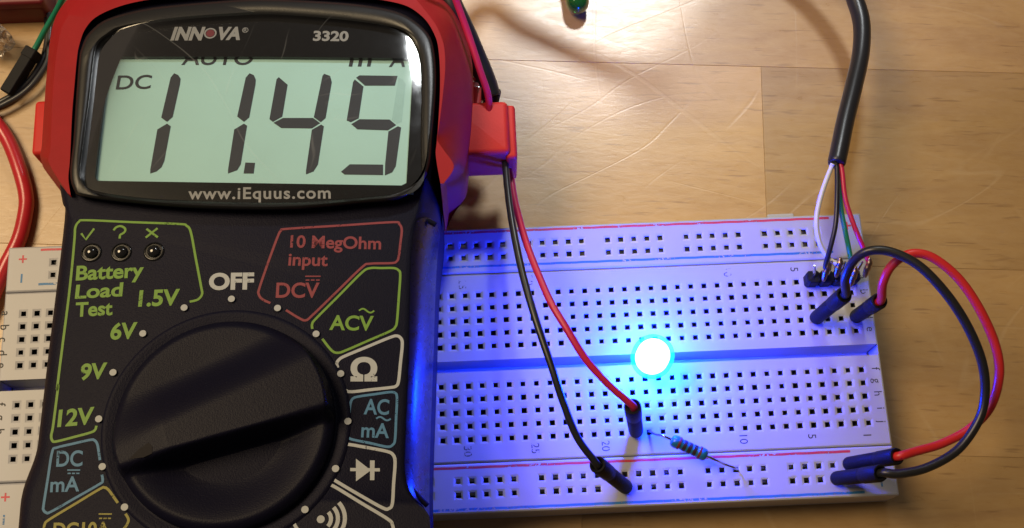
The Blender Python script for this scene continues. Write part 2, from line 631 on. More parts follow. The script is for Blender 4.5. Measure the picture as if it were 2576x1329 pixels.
def text_on(name, s, bl, br, tl, fn, material, parent, bold=0.03, spacing=1.0, w=0.0, face_up=None):
    """text whose baseline runs bl -> br (pixels) and whose cap height reaches tl"""
    V, F = text_geo(s, bold, spacing)
    A, B, C = fn(*bl, w), fn(*br, w), fn(*tl, w)
    x0, x1 = V[:, 0].min(), V[:, 0].max()
    u = (V[:, 0] - x0) / (x1 - x0)
    v = V[:, 1] / CAP
    W = A + u[:, None] * (B - A) + v[:, None] * (C - A)
    return mesh_obj(name, W, F, material, parent)

# ------------------------------------------------------------------ table
WA = math.radians(-4.1)
GX = np.array([math.cos(WA), math.sin(WA), 0])
GY = np.array([-math.sin(WA), math.cos(WA), 0])
GO = np.array([69.0, 64.8, 0.0])

def build_table():
    base = mesh_obj('wood_tabletop', *box(-330, 400, -240, 420, -38, -30.2), M['wood'])
    tag(base, kind='structure')
    ORIG[base] = Matrix.Identity(4)
    r2 = random.Random(3)
    edges = [0.0]
    for wdt in (44, 38, 46, 41, 40, 45, 38):
        edges.append(edges[-1] - wdt)
    up = [0.0]
    for wdt in (43, 39, 46, 40, 44, 40, 45):
        up.append(up[-1] + wdt)
    rows = list(zip(edges[1:], edges[:-1])) + list(zip(up[:-1], up[1:]))
    for i, (v0, v1) in enumerate(rows):
        x = -420.0
        cuts = [x]
        if i == 0:
            cuts = [-420, -250, -96, 0.0, 165, 330, 420]
        else:
            x += r2.uniform(20, 120)
            while x < 330:
                cuts.append(x)
                x += r2.uniform(140, 230)
            cuts.append(420)
            if i == len(edges) - 1:                     # the stave just behind the seam
                cuts = [-420, -290, -120, 210, 420]
        for a, b in zip(cuts[:-1], cuts[1:]):
            g, c = 0.012, 0.07
            prof = []
            for dz, ins in ((-30, g), (-c, g), (0.0, g + c)):
                prof.append([GO + GX * xx + GY * yy + np.array([0, 0, dz]) for xx, yy in
                             ((a + ins, v0 + ins), (b - ins, v0 + ins), (b - ins, v1 - ins), (a + ins, v1 - ins))])
            V, F = loft(prof)
            mesh_obj('stave', V, F, M['wood'], base)
build_table()

# ------------------------------------------------------------------ breadboard
PT = 2.54
BT = 8.5
def col_x(c):
    return (32 - c) * PT
ROW = {k: v * PT for k, v in zip('abcdefghij', (5.5, 4.5, 3.5, 2.5, 1.5, -1.5, -2.5, -3.5, -4.5, -5.5))}
RAILX = [(6 * m + k) * PT for m in range(-5, 5) for k in range(1, 6)]

def block_mesh(y0, y1, rows, xs, x0=-82.55, x1=82.55, trench=None):
    """moulded block with real tapered sockets; slots: 0 plastic, 1 dark socket"""
    V, F, I = [], [], []
    c = 0.35
    xb = sorted(set([x0 + c, x1 - c] + [round(x + s * PT / 2, 4) for x in xs for s in (-1, 1)]))
    yb = sorted(set([y0 + c, y1 - c] + [round(y + s * PT / 2, 4) for y in rows for s in (-1, 1)]
                    + ([trench[0], trench[1]] if trench else [])))
    xset = {round(x, 3) for x in xs}
    yset = {round(y, 3) for y in rows}
    def q(pts, mi):
        o = len(V)
        V.extend(pts)
        F.append(tuple(range(o, o + len(pts))))
        I.append(mi)
    z = BT
    for i in range(len(xb) - 1):
        for j in range(len(yb) - 1):
            a, b, d, e = xb[i], xb[i + 1], yb[j], yb[j + 1]
            cx, cy = round((a + b) / 2, 3), round((d + e) / 2, 3)
            hole = any(abs(cx - x) < 0.01 for x in xset) and any(abs(cy - y) < 0.01 for y in yset) if (b - a < 2.6 and e - d < 2.6) else False
            if trench and d >= trench[0] - 1e-6 and e <= trench[1] + 1e-6:
                zt = z - 6.0
                q([(a, d, zt), (b, d, zt), (b, e, zt), (a, e, zt)], 0)
                q([(a, d, z), (b, d, z), (b, d, zt), (a, d, zt)], 0)
                q([(b, e, z), (a, e, z), (a, e, zt), (b, e, zt)], 0)
                continue
            if not hole:
                q([(a, d, z), (b, d, z), (b, e, z), (a, e, z)], 0)
                continue
            r0 = [(a, d, z), (b, d, z), (b, e, z), (a, e, z)]
            def sq(h, zz):
                return [(cx - h, cy - h, zz), (cx + h, cy - h, zz), (cx + h, cy + h, zz), (cx - h, cy + h, zz)]
            jit = rng.uniform(-0.04, 0.04)
            rings = [(r0, 0), (sq(0.86, z - 0.005), 0), (sq(0.47 + jit, z - 0.10), 0), (sq(0.44 + jit, z - 0.22), 0), (sq(0.44 + jit, z - 5.5), 1)]
            for (ra, _), (rb, mi) in zip(rings[:-1], rings[1:]):
                for k in range(4):
                    q([ra[k], ra[(k + 1) % 4], rb[(k + 1) % 4], rb[k]], mi)
            q(rings[-1][0], 1)
    # rim chamfer, walls, underside
    def rect(ins, zz):
        return [(x0 + ins, y0 + ins, zz), (x1 - ins, y0 + ins, zz), (x1 - ins, y1 - ins, zz), (x0 + ins, y1 - ins, zz)]
    rr = [rect(c, z), rect(0.1, z - 0.12), rect(0, z - c), rect(0, 0.35), rect(0.2, 0.05)]
    for ra, rb in zip(rr[:-1], rr[1:]):
        for k in range(4):
            q([rb[k], rb[(k + 1) % 4], ra[(k + 1) % 4], ra[k]], 0)
    q(rr[-1][::-1], 0)
    return V, F, I

def clip_geo(pts):
    """bright spring leaves just below the socket mouths"""
    parts = []
    for x, y in pts:
        s = rng.uniform(-0.08, 0.08)
        tilt = rng.uniform(0.15, 0.5)
        z = BT - 0.95 + rng.uniform(-0.15, 0.1)
        V = [(x - 0.5, y + 0.02 + s, z - tilt), (x + 0.5, y + 0.02 + s, z - tilt), (x + 0.5, y + 0.50, z), (x - 0.5, y + 0.50, z)]
        parts.append((V, [(0, 1, 2, 3)]))
    return join(parts)

def board_text(name, s, px, py, cap, material, parent, bold=0.0, flip=1):
    """print that reads downwards, letter tops towards the numbered end"""
    V, F = text_geo(s, bold)
    c = P(px, py, BT)
    k = cap / CAP
    xm = (V[:, 0].min() + V[:, 0].max()) / 2
    W = np.zeros((len(V), 3))
    W[:, 0] = c[0] + (V[:, 1] - CAP / 2) * k
    W[:, 1] = c[1] - (V[:, 0] - xm) * k
    W[:, 2] = BT + 0.012
    return mesh_obj(name, W, F, material, parent)

def build_board():
    bb = thing('breadboard', 'long white solderless breadboard running beneath the multimeter', 'breadboard', (0, 0, 0))
    xs = [col_x(c) for c in range(1, 64)]
    V, F, I = block_mesh(-18.25, 18.25, list(ROW.values()), xs, trench=(-1.05, 1.05))
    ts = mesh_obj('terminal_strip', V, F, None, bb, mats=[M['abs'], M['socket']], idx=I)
    rails = []
    for s in (1, -1):
        y0, y1 = (18.35, 27.55) if s > 0 else (-27.55, -18.35)
        V, F, I = block_mesh(y0, y1, [s * 8.5 * PT, s * 9.5 * PT], RAILX)
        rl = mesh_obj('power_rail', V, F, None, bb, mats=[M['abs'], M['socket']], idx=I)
        rl['label'] = 'power rail along the far edge' if s > 0 else 'power rail along the near edge'
        rails.append(rl)
        pts = [(x, s * k * PT) for x in RAILX for k in (8.5, 9.5)]
        mesh_obj('spring_contact', *clip_geo(pts), M['clip'], rl)['kind'] = 'stuff'
        yr, yb = (26.75, 19.75) if s > 0 else (-19.15, -26.75)
        for nm, yy, mt, wd in (('red_line', yr, M['inkred'], 0.46), ('blue_line', yb, M['inkblue'], 0.46)):
            n = 120
            xa, xb2 = -76.3, 76.3
            if s < 0 and nm == 'red_line':
                xb2 = 74.6
            path = [(xa + (xb2 - xa) * k / n, yy + 0.03 * math.sin(k * 1.7), BT + 0.012) for k in range(n + 1)]
            mesh_obj(nm, *ribbon(path, wd, (0, 0, 1)), mt, rl)
        for e in (-1, 1):
            mx = e * 79.6
            yp, ym = (25.0, 21.1) if s > 0 else (-20.9, -25.0)
            pl = join([ribbon([(mx - 0.8, yp, BT + 0.012), (mx, yp, BT + 0.012), (mx + 0.8, yp, BT + 0.012)], 0.34, (0, 0, 1)),
                       ribbon([(mx, yp - 0.8, BT + 0.016), (mx, yp, BT + 0.016), (mx, yp + 0.8, BT + 0.016)], 0.34, (0, 0, 1))])
            mesh_obj('plus_mark', *pl, M['inkred'], rl)
            mesh_obj('minus_mark', *ribbon([(mx, ym - 0.9, BT + 0.012), (mx, ym, BT + 0.012), (mx, ym + 0.9, BT + 0.012)], 0.36, (0, 0, 1)), M['inkblue2'], rl)
    for xt in (-40.0, P(1964, 540, 8)[0]):
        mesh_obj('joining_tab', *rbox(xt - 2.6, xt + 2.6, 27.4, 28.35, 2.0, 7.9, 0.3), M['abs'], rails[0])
    # printed row letters and column numbers
    for ch, (px, py) in dict(f=(2203, 928), g=(2206, 958), h=(2209, 990), i=(2216, 1027), j=(2219, 1060)).items():
        board_text('row_letter', ch, px, py, 1.45, M['ink'], ts)
    for ch, (px, py) in dict(a=(2170, 697), b=(2174, 734), c=(2178, 765), d=(2186, 795), e=(2190, 828)).items():
        board_text('row_letter', ch, px, py, 1.45, M['inkworn'], ts)
    for ch, (px, py) in dict(a=(15, 789), b=(12, 824), c=(9, 855), d=(7, 888), e=(5, 920), f=(3, 1018), g=(2, 1051), h=(0, 1086)).items():
        board_text('row_letter', ch, px, py, 1.6, M['ink'], ts, 0.01)
    for s, px, py, mt in (('5', 1998, 678, 'ink'), ('10', 1830, 686, 'inkpoor'), ('20', 1331, 705, 'inkpoor'), ('25', 1163, 716, 'inkpoor'),
                          ('60', 152, 755, 'ink'), ('1', 2182, 1095, 'ink'), ('5', 2043, 1098, 'ink'), ('10', 1871, 1106, 'ink'),
                          ('20', 1524, 1122, 'inkworn'), ('25', 1347, 1128, 'inkworn'), ('30', 1177, 1136, 'inkworn')):
        board_text('column_number', s, px, py, 1.45, M[mt], ts)
    return bb
build_board()

# ------------------------------------------------------------------ multimeter
def px_ring(pts, w, n, closed=True, sm=6):
    c = catmull(pts, sm, closed)
    r = resample(c, n, closed)
    return [ML(x, y, w) for x, y in r]

def shrink(pts, d):
    p = np.asarray(pts, float)
    c = p.mean(0)
    t = np.roll(p, -1, 0) - np.roll(p, 1, 0)
    n = np.c_[-t[:, 1], t[:, 0]]
    n /= np.linalg.norm(n, axis=1)[:, None] + 1e-9
    if ((c - p) * n).sum() < 0:
        n = -n
    return p + n * d

def stroke(name, pts, width, material, parent, w=0.05, closed=False, sm=5):
    c = catmull(pts, sm, closed)
    c3 = [ML(x, y, w) for x, y in c]
    return mesh_obj(name, *ribbon(c3, width, MN, closed), material, parent)

def poly(pts, w):
    return [ML(x, y, w) for x, y in pts], [tuple(range(len(pts)))]

LENS = [(276, 87), (311, 71), (445, 51), (591, 40), (675, 37), (769, 42), (902, 55), (991, 70), (1036, 92), (1055, 130),
        (1062, 200), (1060, 340), (1062, 430), (1053, 462), (1018, 484), (902, 498), (724, 509), (520, 506), (356, 498),
        (238, 480), (208, 458), (204, 425), (213, 350), (227, 245), (240, 133), (252, 105)]
BEZEL = [(205, 120), (222, 85), (267, 49), (356, 24), (445, 12), (591, 0), (675, -2), (780, 2), (902, 11), (991, 27), (1040, 50),
         (1080, 89), (1094, 140), (1097, 222), (1087, 347), (1082, 410), (1064, 455), (1008, 500), (902, 513), (724, 528), (520, 526),
         (356, 514), (213, 496), (188, 482), (176, 440), (184, 356), (191, 249), (199, 147)]

def build_meter():
    mm = thing('multimeter', 'black digital multimeter in a red rubber boot, reading 11.45 on its display', 'multimeter', (-30, 20, 8.5), -TH)
    A = [(190, 140), (260, 60), (420, 30), (640, 20), (860, 28), (1000, 45), (1070, 100), (1085, 180), (1080, 400), (1064, 470),
         (1042, 545), (1020, 630), (1014, 900), (1006, 1100), (1004, 1190), (1026, 1245), (1075, 1290), (1084, 1340), (1100, 1500), (1100, 1900),
         (1060, 1960), (110, 1960), (70, 1900), (65, 1500), (76, 1330), (86, 1252), (118, 1165), (128, 1095), (150, 900), (186, 590), (180, 545), (173, 500), (175, 440), (182, 300)]
    B = [(188, 130), (258, 45), (420, 15), (640, 5), (860, 12), (1010, 30), (1090, 90), (1108, 180), (1105, 400), (1108, 470),
         (1108, 560), (1096, 680), (1088, 900), (1080, 1120), (1078, 1220), (1078, 1290), (1080, 1330), (1088, 1400), (1110, 1500), (1110, 1900),
         (1065, 1990), (120, 1990), (80, 1900), (74, 1500), (84, 1330), (94, 1252), (124, 1165), (134, 1095), (156, 900), (192, 590), (187, 545), (180, 500), (181, 440), (188, 300)]
    # matched point by point so that the sides rule cleanly
    cA, cB = catmull(A, 6, True), catmull(B, 6, True)
    pA = np.array([ML(x, y, 0) for x, y in cA])
    pB = np.array([ML(x, y, -13) for x, y in cB])
    pBf = pB + MN * 13
    rings = [[p for p in pB - MN * 15.0 + (pBf.mean(0) - pBf) * 0.03]]
    rings.append(list(pB - MN * 13.5))
    for t in np.linspace(math.pi / 2, 0, 9):
        rings.append(list(pA + (pBf - pA) * math.sin(t) - MN * 13 * (1 - math.cos(t))))
    V, F = loft(rings)
    hs = mesh_obj('housing', V, F, M['case'], mm, smooth=True, angle=50)
    # smooth side grip let into the flank
    i0, i1 = 10 * 6 + 2, 16 * 6 - 2
    nA = len(pA)
    segs = [[rings[r][k] for k in range(i0, i1)] for r in range(2, len(rings) - 1)]
    cen = np.array([-30, 0, 10.0])
    out = []
    for sg in segs:
        out.append([p + np.array([0.16, 0, 0.10]) for p in sg])
    V, F = loft(out, closed=False)
    mesh_obj('side_grip', V, F, M['grip'], mm, smooth=True)
    # raised rib that frames the side grip
    rib = catmull([(1096, 566), (1070, 556), (1046, 580), (1034, 640), (1030, 780), (1027, 900), (1020, 1100), (1019, 1180), (1034, 1228), (1075, 1272)], 6)
    rp = []
    for x, y in rib:
        rp.append(ML(x, y, -1.3 - 2.0 * max(0, (x - 1030) / 60.0)))
    mesh_obj('grip_rib', *tube(rp, 0.45, 8), M['case'], mm, smooth=True)
    # window frame, printed mask, lcd, lens
    n = 180
    bz = [px_ring(BEZEL, 0.0, n), px_ring(BEZEL, 1.6, n), px_ring(shrink(BEZEL, 3), 2.2, n), px_ring(shrink(BEZEL, 9), 2.5, n),
          px_ring(shrink(LENS, -7), 2.4, n), px_ring(shrink(LENS, -1), 2.0, n), px_ring(LENS, 0.4, n)]
    V, F = loft(bz, cap0=False, cap1=False)
    mesh_obj('window_bezel', V, F, M['bezel'], mm, smooth=True, angle=60)
    opening = [(274, 143), (660, 143), (1040, 147), (1031, 310), (1022, 467), (640, 461), (237, 455), (255, 300)]
    op = resample(opening, n, True)
    ln = resample(catmull(LENS, 6, True), n, True)
    k0 = int(np.argmin(np.linalg.norm(op - ln[0], axis=1)))
    ang = lambda a: np.unwrap(np.arctan2(a[:, 1] - 300, a[:, 0] - 640))
    # match the two loops by angle round the window centre
    la, oa = ang(ln), ang(np.roll(op, -k0, 0))
    opr = np.roll(op, -k0, 0)
    oa = oa + 2 * math.pi * round((la[0] - oa[0]) / (2 * math.pi))
    if (oa[-1] - oa[0]) * (la[-1] - la[0]) < 0:
        opr = opr[::-1]; oa = oa[::-1]
    oo = np.argsort(oa)
    dd = 2 * math.pi
    oax = np.r_[oa[oo] - dd, oa[oo], oa[oo] + dd]
    opx = np.r_[opr[oo, 0], opr[oo, 0], opr[oo, 0]]
    opy = np.r_[opr[oo, 1], opr[oo, 1], opr[oo, 1]]
    opm = np.c_[np.interp(la, oax, opx), np.interp(la, oax, opy)]
    V, F = loft([[ML(x, y, 1.0) for x, y in ln], [ML(x, y, 1.0) for x, y in opm], [ML(x, y, 1.0) - MN * 0.75 for x, y in opm]], cap0=False, cap1=False)
    mask = mesh_obj('window_mask', V, F, M['gloss'], mm)
    V, F = poly([(250, 118), (1052, 122), (1040, 490), (222, 478)], 0.25)
    lcd = mesh_obj('lcd_panel', V, F[0:1], M['lcd'], mm)
    z1 = lambda p: (p[0] / 2.249, p[1] / 2.249)
    z2 = lambda p: (591 + p[0] / 2.249, p[1] / 2.249)
    digs = [
        (z1, [[(985, 415), (1008, 425), (1022, 447), (1018, 478), (977, 662), (945, 690), (912, 666), (965, 440)],
              [(945, 700), (966, 715), (930, 910), (914, 946), (886, 970), (850, 982), (850, 960), (890, 733)]]),
        (z1, [[(1412, 415), (1435, 425), (1447, 450), (1445, 480), (1410, 665), (1380, 690), (1342, 660), (1390, 440)],
              [(1380, 700), (1398, 712), (1362, 930), (1342, 963), (1290, 982), (1290, 960), (1325, 733)]]),
        (z2, [[(248, 437), (298, 480), (268, 660), (215, 690), (195, 675), (235, 450)],
              [(505, 418), (538, 430), (548, 465), (513, 668), (485, 692), (446, 664), (495, 430)],
              [(272, 668), (442, 668), (482, 697), (435, 727), (262, 725), (218, 695)],
              [(488, 705), (503, 715), (470, 930), (445, 970), (402, 987), (402, 965), (435, 735)]]),
        (z2, [[(705, 427), (920, 430), (905, 485), (735, 485), (685, 440)],
              [(678, 450), (727, 490), (700, 670), (655, 692), (632, 682), (668, 465)],
              [(705, 675), (875, 677), (912, 708), (865, 738), (692, 732), (658, 703)],
              [(922, 715), (940, 722), (910, 940), (890, 975), (848, 993), (850, 925), (868, 745)],
              [(650, 930), (838, 932), (838, 991), (620, 988), (600, 972)]]),
    ]
    for fz, segs in digs:
        V, F = join([poly([fz(p) for p in s], 0.30) for s in segs])
        mesh_obj('lcd_digit', V, F, M['seg'], lcd)
    V, F = poly([z2(p) for p in [(925, 440), (950, 450), (965, 475), (943, 690), (915, 700), (887, 680)]], 0.28)
    mesh_obj('unlit_segment', V, F, M['segoff'], lcd)
    V, F = poly([z1(p) for p in [(1388, 920), (1443, 922), (1435, 982), (1378, 982)]], 0.30)
    mesh_obj('decimal_point', V, F, M['seg'], lcd)
    text_on('lcd_text', 'DC', (291, 225), (378, 223), (297, 191), ML, M['seg'], lcd, 0.012, w=0.30)
    text_on('lcd_text', 'AUTO', (456, 163), (634, 163), (464, 128), ML, M['seg'], lcd, 0.012, w=0.30)
    text_on('lcd_text', 'm', (877, 167), (932, 167), (884, 133), ML, M['seg'], lcd, 0.012, w=0.30)
    text_on('lcd_text', 'A', (978, 168), (1019, 168), (986, 133), ML, M['seg'], lcd, 0.012, w=0.30)
    # wording on the mask
    W1 = 1.03
    text_on('maker_name', 'INN', (429, 100), (507, 100), (439, 70), ML, M['pgrey'], mask, 0.05, w=W1)
    text_on('maker_name', 'VA', (541, 99), (604, 99), (550, 70), ML, M['pgrey'], mask, 0.05, w=W1)
    ce = ML(529, 84, W1)
    mesh_obj('maker_ring', *ribbon([ce + 0.98 * (MU * math.cos(t) + MV * math.sin(t)) for t in np.linspace(0, 2 * math.pi, 33)[:-1]], 0.28, MN, True), M['pgrey'], mask)
    mesh_obj('maker_dot', *disc(ce + MN * 0.01, 0.76, MU, MV), mat('dull_red_print', (0.18, 0.03, 0.045), 0.4), mask)
    ce = ML(617, 76, W1)
    mesh_obj('registered_mark', *ribbon([ce + 0.5 * (MU * math.cos(t) + MV * math.sin(t)) for t in np.linspace(0, 2 * math.pi, 25)[:-1]], 0.10, MN, True), M['pgrey'], mask)
    text_on('registered_letter', 'R', (613, 81), (622, 81), (613, 71), ML, M['pgrey'], mask, 0.0, w=W1)
    text_on('model_number', '3320', (787, 102), (876, 103), (789, 79), ML, M['pgrey'], mask, 0.035, w=W1)
    text_on('web_address', 'www.iEquus.com', (473, 501), (832, 499), (474, 473), ML, M['pgrey'], mask, 0.02, 1.12, w=W1)
    # lens with a slight crown from side to side
    lc = catmull(LENS, 6, True)
    lc = resample(lc, n, True)
    ctr = np.array([640.0, 285.0])
    u0, uh = ML(638, 285, 1)[0], (ML(1062, 285, 1) - ML(206, 285, 1))[0] / 2
    rings = []
    for fr in (1.004, 0.985, 0.965, 0.94, 0.91, 0.88, 0.84, 0.78, 0.70, 0.55, 0.35, 0.12):
        rg = []
        for x, y in ctr + (lc - ctr) * fr:
            p = ML(x, y, 1.0)
            k = abs((p[0] - u0) / uh)
            rg.append(p + MN * (0.08 + 1.5 * (1 - min(1.0, k ** 4))))
        rings.append(rg)
    V, F = loft(rings, cap0=False)
    mesh_obj('window_lens', V, F, M['lens'], mm, smooth=True)

    # rotary knob: a disc with two scooped sides and a tapering grip bar
    RW = 2.4
    kc = (ML(281, 1070, RW) + ML(839, 1062, RW)) / 2
    kt = ML(580, 797, RW)
    R = float(np.linalg.norm(ML(839, 1062, RW) - ML(281, 1070, RW))) / 2
    kc = kc + MV * ((kt - kc) @ MV - R) * 0.6
    def loc(p):
        d = p - kc
        return np.array([d @ MU, d @ MV])
    tip = loc(ML(287, 1158, 4.5))
    up1, lo1 = loc(ML(786, 906, 6.0)), loc(ML(834, 1012, 6.0))
    def side(pt, a, b):
        d = b - a
        return (d[0] * (pt[1] - a[1]) - d[1] * (pt[0] - a[0])) / np.linalg.norm(d)
    up0, lo0 = tip + np.array([-0.1, 0.9]), tip + np.array([0.2, -0.9])
    tops = 6.0 - RW
    def sstep(a, b, x):
        t = min(max((x - a) / (b - a), 0), 1)
        return t * t * (3 - 2 * t)
    def height(x, y):
        r = math.hypot(x, y) / R
        du = side((x, y), up0, up1)        # >0 above the bar
        dl = -side((x, y), lo0, lo1)       # >0 below the bar
        along = (np.array([x, y]) - tip) @ ((up1 + lo1) / 2 - tip) / np.linalg.norm((up1 + lo1) / 2 - tip)
        bar = tops * min(1.0, 0.50 + 0.06 * along) * (1 - 0.85 * sstep(0.955, 1.0, r))
        rim = -1.3 * max(0, (r - 0.90) / 0.10) ** 2
        if dl > 0:
            sc = -2.6 * (1 - sstep(0.45, 0.97, r)) * sstep(0, 2.0, dl) + rim
            return bar + (sc - bar) * sstep(0.0, 1.5, dl)
        if du > 0:
            sc = -0.5 * (1 - sstep(0.3, 0.95, r)) + rim
            return bar + (sc - bar) * sstep(0.0, 9.0, du)
        return bar
    NR, NT = 70, 200
    V, F = [kc + MN * height(0, 0)], []
    for i in range(1, NR + 1):
        r = R * (i / NR) ** 0.85
        for k in range(NT):
            t = 2 * math.pi * k / NT
            x, y = r * math.cos(t), r * math.sin(t)
            V.append(kc + MU * x + MV * y + MN * height(x, y))
    for k in range(NT):
        V.append(kc + MU * R * math.cos(2 * math.pi * k / NT) + MV * R * math.sin(2 * math.pi * k / NT) - MN * (RW + 0.02))
    for k in range(NT):
        F.append((0, 1 + k, 1 + (k + 1) % NT))
    for i in range(NR):
        for k in range(NT):
            k2 = (k + 1) % NT
            F.append((1 + i * NT + k, 1 + (i + 1) * NT + k, 1 + (i + 1) * NT + k2, 1 + i * NT + k2))
    kb = mesh_obj('rotary_knob', V, F, M['knob'], mm, smooth=True, angle=70)
    zk = lambda x, y: (253.3 + x / 3.0036, 886.5 + y / 3.0036)
    tri = [ML(*zk(*p), 4.7) for p in ((212, 808), (300, 735), (372, 692), (402, 722), (400, 775), (330, 800))]
    tw = []
    for p in tri:
        q = loc(p)
        tw.append(kc + MU * q[0] + MV * q[1] + MN * (height(q[0], q[1]) + 0.06))
    mesh_obj('pointer_mark', tw, [tuple(range(6))], mat('worn_grey_pointer', (0.016, 0.014, 0.018), 0.65, spec=0.15), kb)
    # shallow dished collar round the knob
    cr = []
    for rr, ww in ((R + 0.25, 0.02), (R + 0.5, 0.05), (R + 1.5, 0.34), (R + 1.8, 0.36), (R + 2.1, 0.30), (R + 2.4, 0.01)):
        kf = kc - MN * RW
        cr.append([kf + MU * rr * math.cos(2 * math.pi * k / 120) + MV * rr * math.sin(2 * math.pi * k / 120) + MN * ww for k in range(120)])
    mesh_obj('knob_collar', *loft(cr, cap0=False, cap1=False), M['case'], mm, smooth=True)

    # printed outlines
    q3 = lambda p: (84.4 + p[0] * 0.3812, 506.6 + p[1] * 0.3812)
    q4 = lambda p: (506.6 + p[0] / 2.6226, 506.6 + p[1] / 2.6226)
    q5 = lambda p: (p[0] * 0.3330, 886.5 + p[1] * 0.3330)
    q6 = lambda p: (591 + p[0] / 2.7428, 844.3 + p[1] / 2.7428)
    LW = 0.40
    green = [q3(p) for p in [(1030, 663), (1085, 648), (1112, 612), (1105, 560), (1070, 375), (1038, 205), (1010, 162), (960, 150), (650, 138), (345, 125), (300, 135), (276, 172), (271, 240), (255, 420), (230, 650), (190, 960), (155, 1240)]]
    green += [q5(p) for p in [(440, 250), (402, 550), (387, 630), (396, 668), (425, 674), (560, 640), (685, 606), (718, 586), (728, 555)]]
    stroke('printed_outline', green, LW, M['pgreen'], mm)
    for q, mt, pts in (
        (q5, 'pblue', [(755, 815), (745, 750), (735, 695), (715, 666), (680, 662), (555, 690), (430, 720), (395, 750), (362, 950), (330, 1150), (328, 1190), (350, 1212), (385, 1205), (570, 1100), (750, 997), (775, 972), (770, 925)]),
        (q5, 'pyellow', [(890, 1138), (855, 1088), (820, 1040), (790, 1022), (752, 1034), (560, 1150), (370, 1265), (338, 1300), (330, 1345), (320, 1420)]),
        (q5, 'pyellow', [(948, 1220), (970, 1262), (960, 1300), (930, 1340), (890, 1390)]),
        (q4, 'pred', [(455, 672), (400, 645), (378, 612), (382, 575), (440, 405), (503, 235), (525, 195), (565, 182), (920, 160), (1262, 138), (1305, 150), (1322, 190), (1313, 275), (1303, 360), (1290, 395), (1255, 408), (1112, 412), (1060, 435), (900, 590), (735, 750), (690, 785), (648, 773), (558, 718)]),
        (q4, 'pgreen', [(732, 842), (731, 808), (760, 770), (910, 620), (1055, 474), (1110, 442), (1190, 441), (1268, 441), (1300, 455), (1312, 488), (1302, 640), (1291, 785), (1280, 828), (1245, 857), (1100, 920), (955, 983), (900, 1000), (858, 983), (798, 908)]),
        (q4, 'pwhite', [(900, 1098), (893, 1070), (908, 1045), (945, 1022), (1090, 962), (1235, 902), (1290, 888), (1320, 910), (1325, 955), (1313, 1070), (1301, 1185), (1285, 1219), (1245, 1229), (1115, 1243), (990, 1257), (950, 1245), (935, 1215), (925, 1180)]),
        (q6, 'pblue', [(790, 535), (797, 470), (815, 434), (860, 420), (965, 405), (1065, 391), (1104, 396), (1118, 430), (1112, 570), (1105, 715), (1090, 753), (1050, 768), (930, 742), (805, 716), (780, 693), (778, 635)]),
        (q6, 'pwhite', [(710, 875), (728, 815), (745, 768), (775, 751), (910, 773), (1045, 799), (1090, 822), (1105, 875), (1095, 1020), (1086, 1160), (1062, 1194), (1018, 1189), (850, 1095), (695, 1003), (668, 980), (668, 962)]),
        (q6, 'pwhite', [(525, 1165), (565, 1110), (605, 1058), (640, 1032), (685, 1042), (870, 1155), (1055, 1267), (1088, 1310), (1095, 1370)]),
        (q6, 'pwhite', [(450, 1235), (415, 1265), (410, 1300), (440, 1350), (480, 1400)]),
    ):
        stroke('printed_outline', [q(p) for p in pts], LW if mt != 'pwhite' else 0.5, M[mt], mm)
    for x, y in ((582, 752), (463, 774), (698, 775), (795, 840), (359, 839), (284, 937), (248, 1054), (257, 1174), (313, 1276), (857, 940), (875, 1060), (844, 1179), (767, 1282)):
        mesh_obj('position_dot', *disc(ML(x, y, 0.40), 0.56, MU, MV, 18), M['pwhite'], mm)
    # wording
    def tx(s, q, bl, br, tl, mt, bold=0.03, spacing=1.0, name='printed_text'):
        return text_on(name, s, q(bl), q(br), q(tl), ML, M[mt], mm, bold, spacing, w=0.05)
    tx('Battery', q3, (278, 520), (725, 498), (285, 430), 'pgreen', 0.028)
    tx('Load', q3, (272, 641), (585, 624), (282, 555), 'pgreen', 0.028)
    tx('Test', q3, (275, 760), (520, 748), (280, 672), 'pgreen', 0.028)
    tx('1.5V', q3, (690, 692), (958, 682), (700, 592), 'pgreen', 0.03)
    tx('6V', q3, (503, 910), (675, 902), (515, 810), 'pgreen', 0.032)
    tx('9V', q3, (304, 1177), (476, 1167), (316, 1078), 'pgreen', 0.032)
    tx('12V', q5, (432, 561), (702, 538), (445, 440), 'pgreen', 0.03)
    tx('OFF', q4, (48, 580), (346, 576), (52, 480), 'pwhite', 0.042)
    tx('10 MegOhm', q4, (585, 303), (1185, 316), (590, 226), 'pred', 0.022)
    tx('input', q4, (572, 422), (832, 426), (578, 344), 'pred', 0.022)
    tx('DCV', q4, (490, 634), (775, 634), (496, 540), 'pred', 0.022)
    tx('ACV', q4, (843, 846), (1132, 852), (850, 754), 'pgreen', 0.022)
    tx('AC', q6, (888, 541), (1062, 545), (894, 440), 'pblue', 0.02)
    tx('mA', q6, (870, 700), (1062, 706), (876, 604), 'pblue', 0.02)
    tx('DC', q5, (424, 862), (622, 858), (430, 748), 'pblue', 0.02)
    tx('mA', q5, (378, 1055), (598, 1048), (384, 946), 'pblue', 0.02)
    tx('DC10A', q5, (398, 1392), (826, 1384), (406, 1292), 'pyellow', 0.03)
    tx('\u03a9', q4, (983, 1180), (1160, 1180), (985, 1046), 'pwhite', 0.045)
    stroke('printed_mark', [q3(p) for p in ((528, 192), (545, 172), (575, 164), (602, 178), (604, 198), (588, 213), (572, 222), (568, 246))], 0.38, M['pgreen'], mm, sm=3)
    stroke('printed_mark', [q3(p) for p in ((315, 212), (345, 253), (400, 180))], 0.38, M['pgreen'], mm, sm=1)
    stroke('printed_mark', [q3(p) for p in ((740, 240), (780, 208), (818, 178))], 0.38, M['pgreen'], mm, sm=1)
